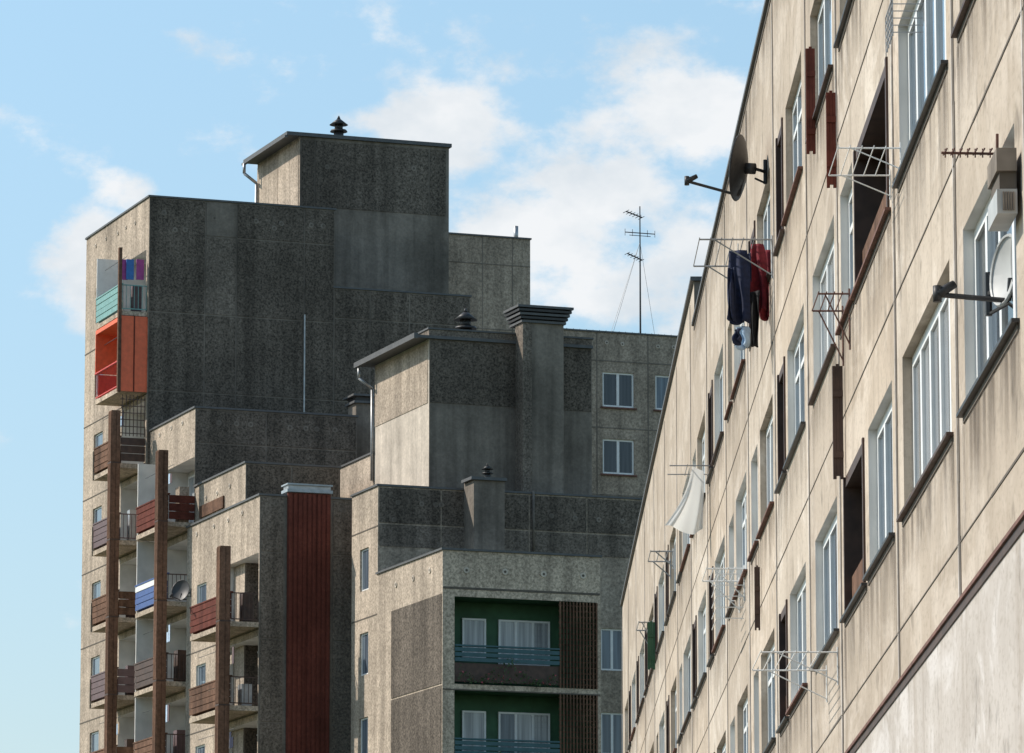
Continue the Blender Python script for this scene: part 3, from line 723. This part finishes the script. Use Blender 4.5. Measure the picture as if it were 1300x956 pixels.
mb.build("hanging_bed_sheet")

# ------------------------------------------------------------ ground etc
mb=MB(); G=Surf((0,0),(1,0),(0,1))
M['grass']=concrete("grass_ground",(.06,.08,.03),grain=.4,gscale=5,stain=.4,streak=0)
M['asph']=concrete("asphalt",(.05,.05,.052),grain=.2,stain=.2,streak=0); M['pave']=concrete("paving",(.22,.21,.19),grain=.2,stain=.2,streak=0)
mb.poly([(-6000,-6000,-.01),(6000,-6000,-.01),(6000,6000,-.01),(-6000,6000,-.01)],'grass'); mb.build("ground")
mb=MB(); mb.poly([(-9,-60,0.0),(-3,-60,0.0),(-3,140,0.0),(-9,140,0.0)],'asph')
for i in range(30): mb.poly([(-6.06,-50+i*6,.004),(-5.94,-50+i*6,.004),(-5.94,-47+i*6,.004),(-6.06,-47+i*6,.004)],'white')
mb.build("road")
mb=MB(); mb.box(G,-2.85,1.8,-60,140,-.05,.12,'pave'); mb.box(G,-3,-2.853,-60,140,-.05,.14,'mortar'); mb.build("pavement")
# ------------------------------------------------------------ world + sun
el=math.radians(40); az=Vector((-.97,.24)).normalized()
sd=Vector((az.x*math.cos(el),az.y*math.cos(el),math.sin(el)))
sl=bpy.data.lights.new("sun",'SUN'); sl.energy=4.5; sl.angle=math.radians(.5); sl.color=(1,.93,.84)
so=bpy.data.objects.new("sun",sl); scn.collection.objects.link(so); so.rotation_euler=sd.to_track_quat('Z','Y').to_euler(); so.location=(-50,0,80)
wd=bpy.data.worlds.new("World"); scn.world=wd; wd.use_nodes=True; n=wd.node_tree; N=n.nodes; L=n.links
bg=N["Background"]; bg.inputs[1].default_value=.15
sk=N.new("ShaderNodeTexSky"); sk.sky_type='NISHITA'; sk.sun_disc=False; sk.sun_elevation=el; sk.sun_rotation=math.atan2(az.x,az.y); sk.air_density=1.0; sk.dust_density=.4; sk.ozone_density=1.5
tc=N.new("ShaderNodeTexCoord")
def blob(px,py,rx,rz):
    d=ray(px,py).normalized()
    s=N.new("ShaderNodeVectorMath"); s.operation='SUBTRACT'; L.new(tc.outputs["Generated"],s.inputs[0]); s.inputs[1].default_value=d
    m=N.new("ShaderNodeVectorMath"); m.operation='MULTIPLY'; L.new(s.outputs[0],m.inputs[0]); m.inputs[1].default_value=(F/rx,F/rx*.5,F/rz)
    l=N.new("ShaderNodeVectorMath"); l.operation='LENGTH'; L.new(m.outputs[0],l.inputs[0])
    r=N.new("ShaderNodeMapRange"); r.interpolation_type='SMOOTHSTEP'; r.inputs[1].default_value=0; r.inputs[2].default_value=1.0; r.inputs[3].default_value=1; r.inputs[4].default_value=0
    L.new(l.outputs["Value"],r.inputs[0]); return r.outputs[0]
def mx(a,b,op='MAXIMUM'):
    k=N.new("ShaderNodeMath"); k.operation=op; L.new(a,k.inputs[0])
    if isinstance(b,float): k.inputs[1].default_value=b
    else: L.new(b,k.inputs[1])
    return k.outputs[0]
bl=None
for a in [(560,165,210,110),(760,250,260,190),(880,150,180,160),(690,310,240,150),(120,320,105,160),(150,245,85,50),(470,150,100,45),(850,350,200,140)]:
    q=blob(*a); bl=q if bl is None else mx(bl,q)
def cn(scale,det,mp=(1,1,1.5),dist=0):
    ma=N.new("ShaderNodeMapping"); ma.inputs["Scale"].default_value=mp; L.new(tc.outputs["Generated"],ma.inputs["Vector"])
    no=N.new("ShaderNodeTexNoise"); no.inputs["Scale"].default_value=scale; no.inputs["Detail"].default_value=det; no.inputs["Roughness"].default_value=.6; no.inputs["Distortion"].default_value=dist
    L.new(ma.outputs[0],no.inputs["Vector"]); return no.outputs["Fac"]
s1_=mx(mx(cn(50,8),.5,'SUBTRACT'),2.6,'MULTIPLY')
den=mx(bl,s1_,'ADD')
r=N.new("ShaderNodeMapRange"); r.interpolation_type='SMOOTHSTEP'; r.inputs[1].default_value=.20; r.inputs[2].default_value=.85; r.inputs[3].default_value=0; r.inputs[4].default_value=.96; L.new(den,r.inputs[0])
sh=N.new("ShaderNodeMapRange"); sh.inputs[1].default_value=.35; sh.inputs[2].default_value=.60; L.new(cn(30,5),sh.inputs[0])
cc=N.new("ShaderNodeMix"); cc.data_type='RGBA'; L.new(sh.outputs[0],cc.inputs[0]); cc.inputs[6].default_value=(4.75,5.15,5.5,1); cc.inputs[7].default_value=(6.1,6.2,6.3,1)
sx=N.new("ShaderNodeSeparateXYZ"); L.new(tc.outputs["Generated"],sx.inputs[0])
zr_=N.new("ShaderNodeMapRange"); zr_.inputs[1].default_value=.09; zr_.inputs[2].default_value=.245; L.new(sx.outputs[2],zr_.inputs[0])
tcx=N.new("ShaderNodeMix"); tcx.data_type='RGBA'; L.new(zr_.outputs[0],tcx.inputs[0]); tcx.inputs[6].default_value=(.93,.92,.90,1); tcx.inputs[7].default_value=(1.27,1.30,1.16,1)
tint=N.new("ShaderNodeMix"); tint.data_type='RGBA'; tint.blend_type='MULTIPLY'; tint.inputs[0].default_value=1; L.new(tcx.outputs[2],tint.inputs[7]); L.new(sk.outputs[0],tint.inputs[6])
mix=N.new("ShaderNodeMix"); mix.data_type='RGBA'; L.new(r.outputs[0],mix.inputs[0]); L.new(tint.outputs[2],mix.inputs[6]); L.new(cc.outputs[2],mix.inputs[7])
L.new(mix.outputs[2],bg.inputs[0])
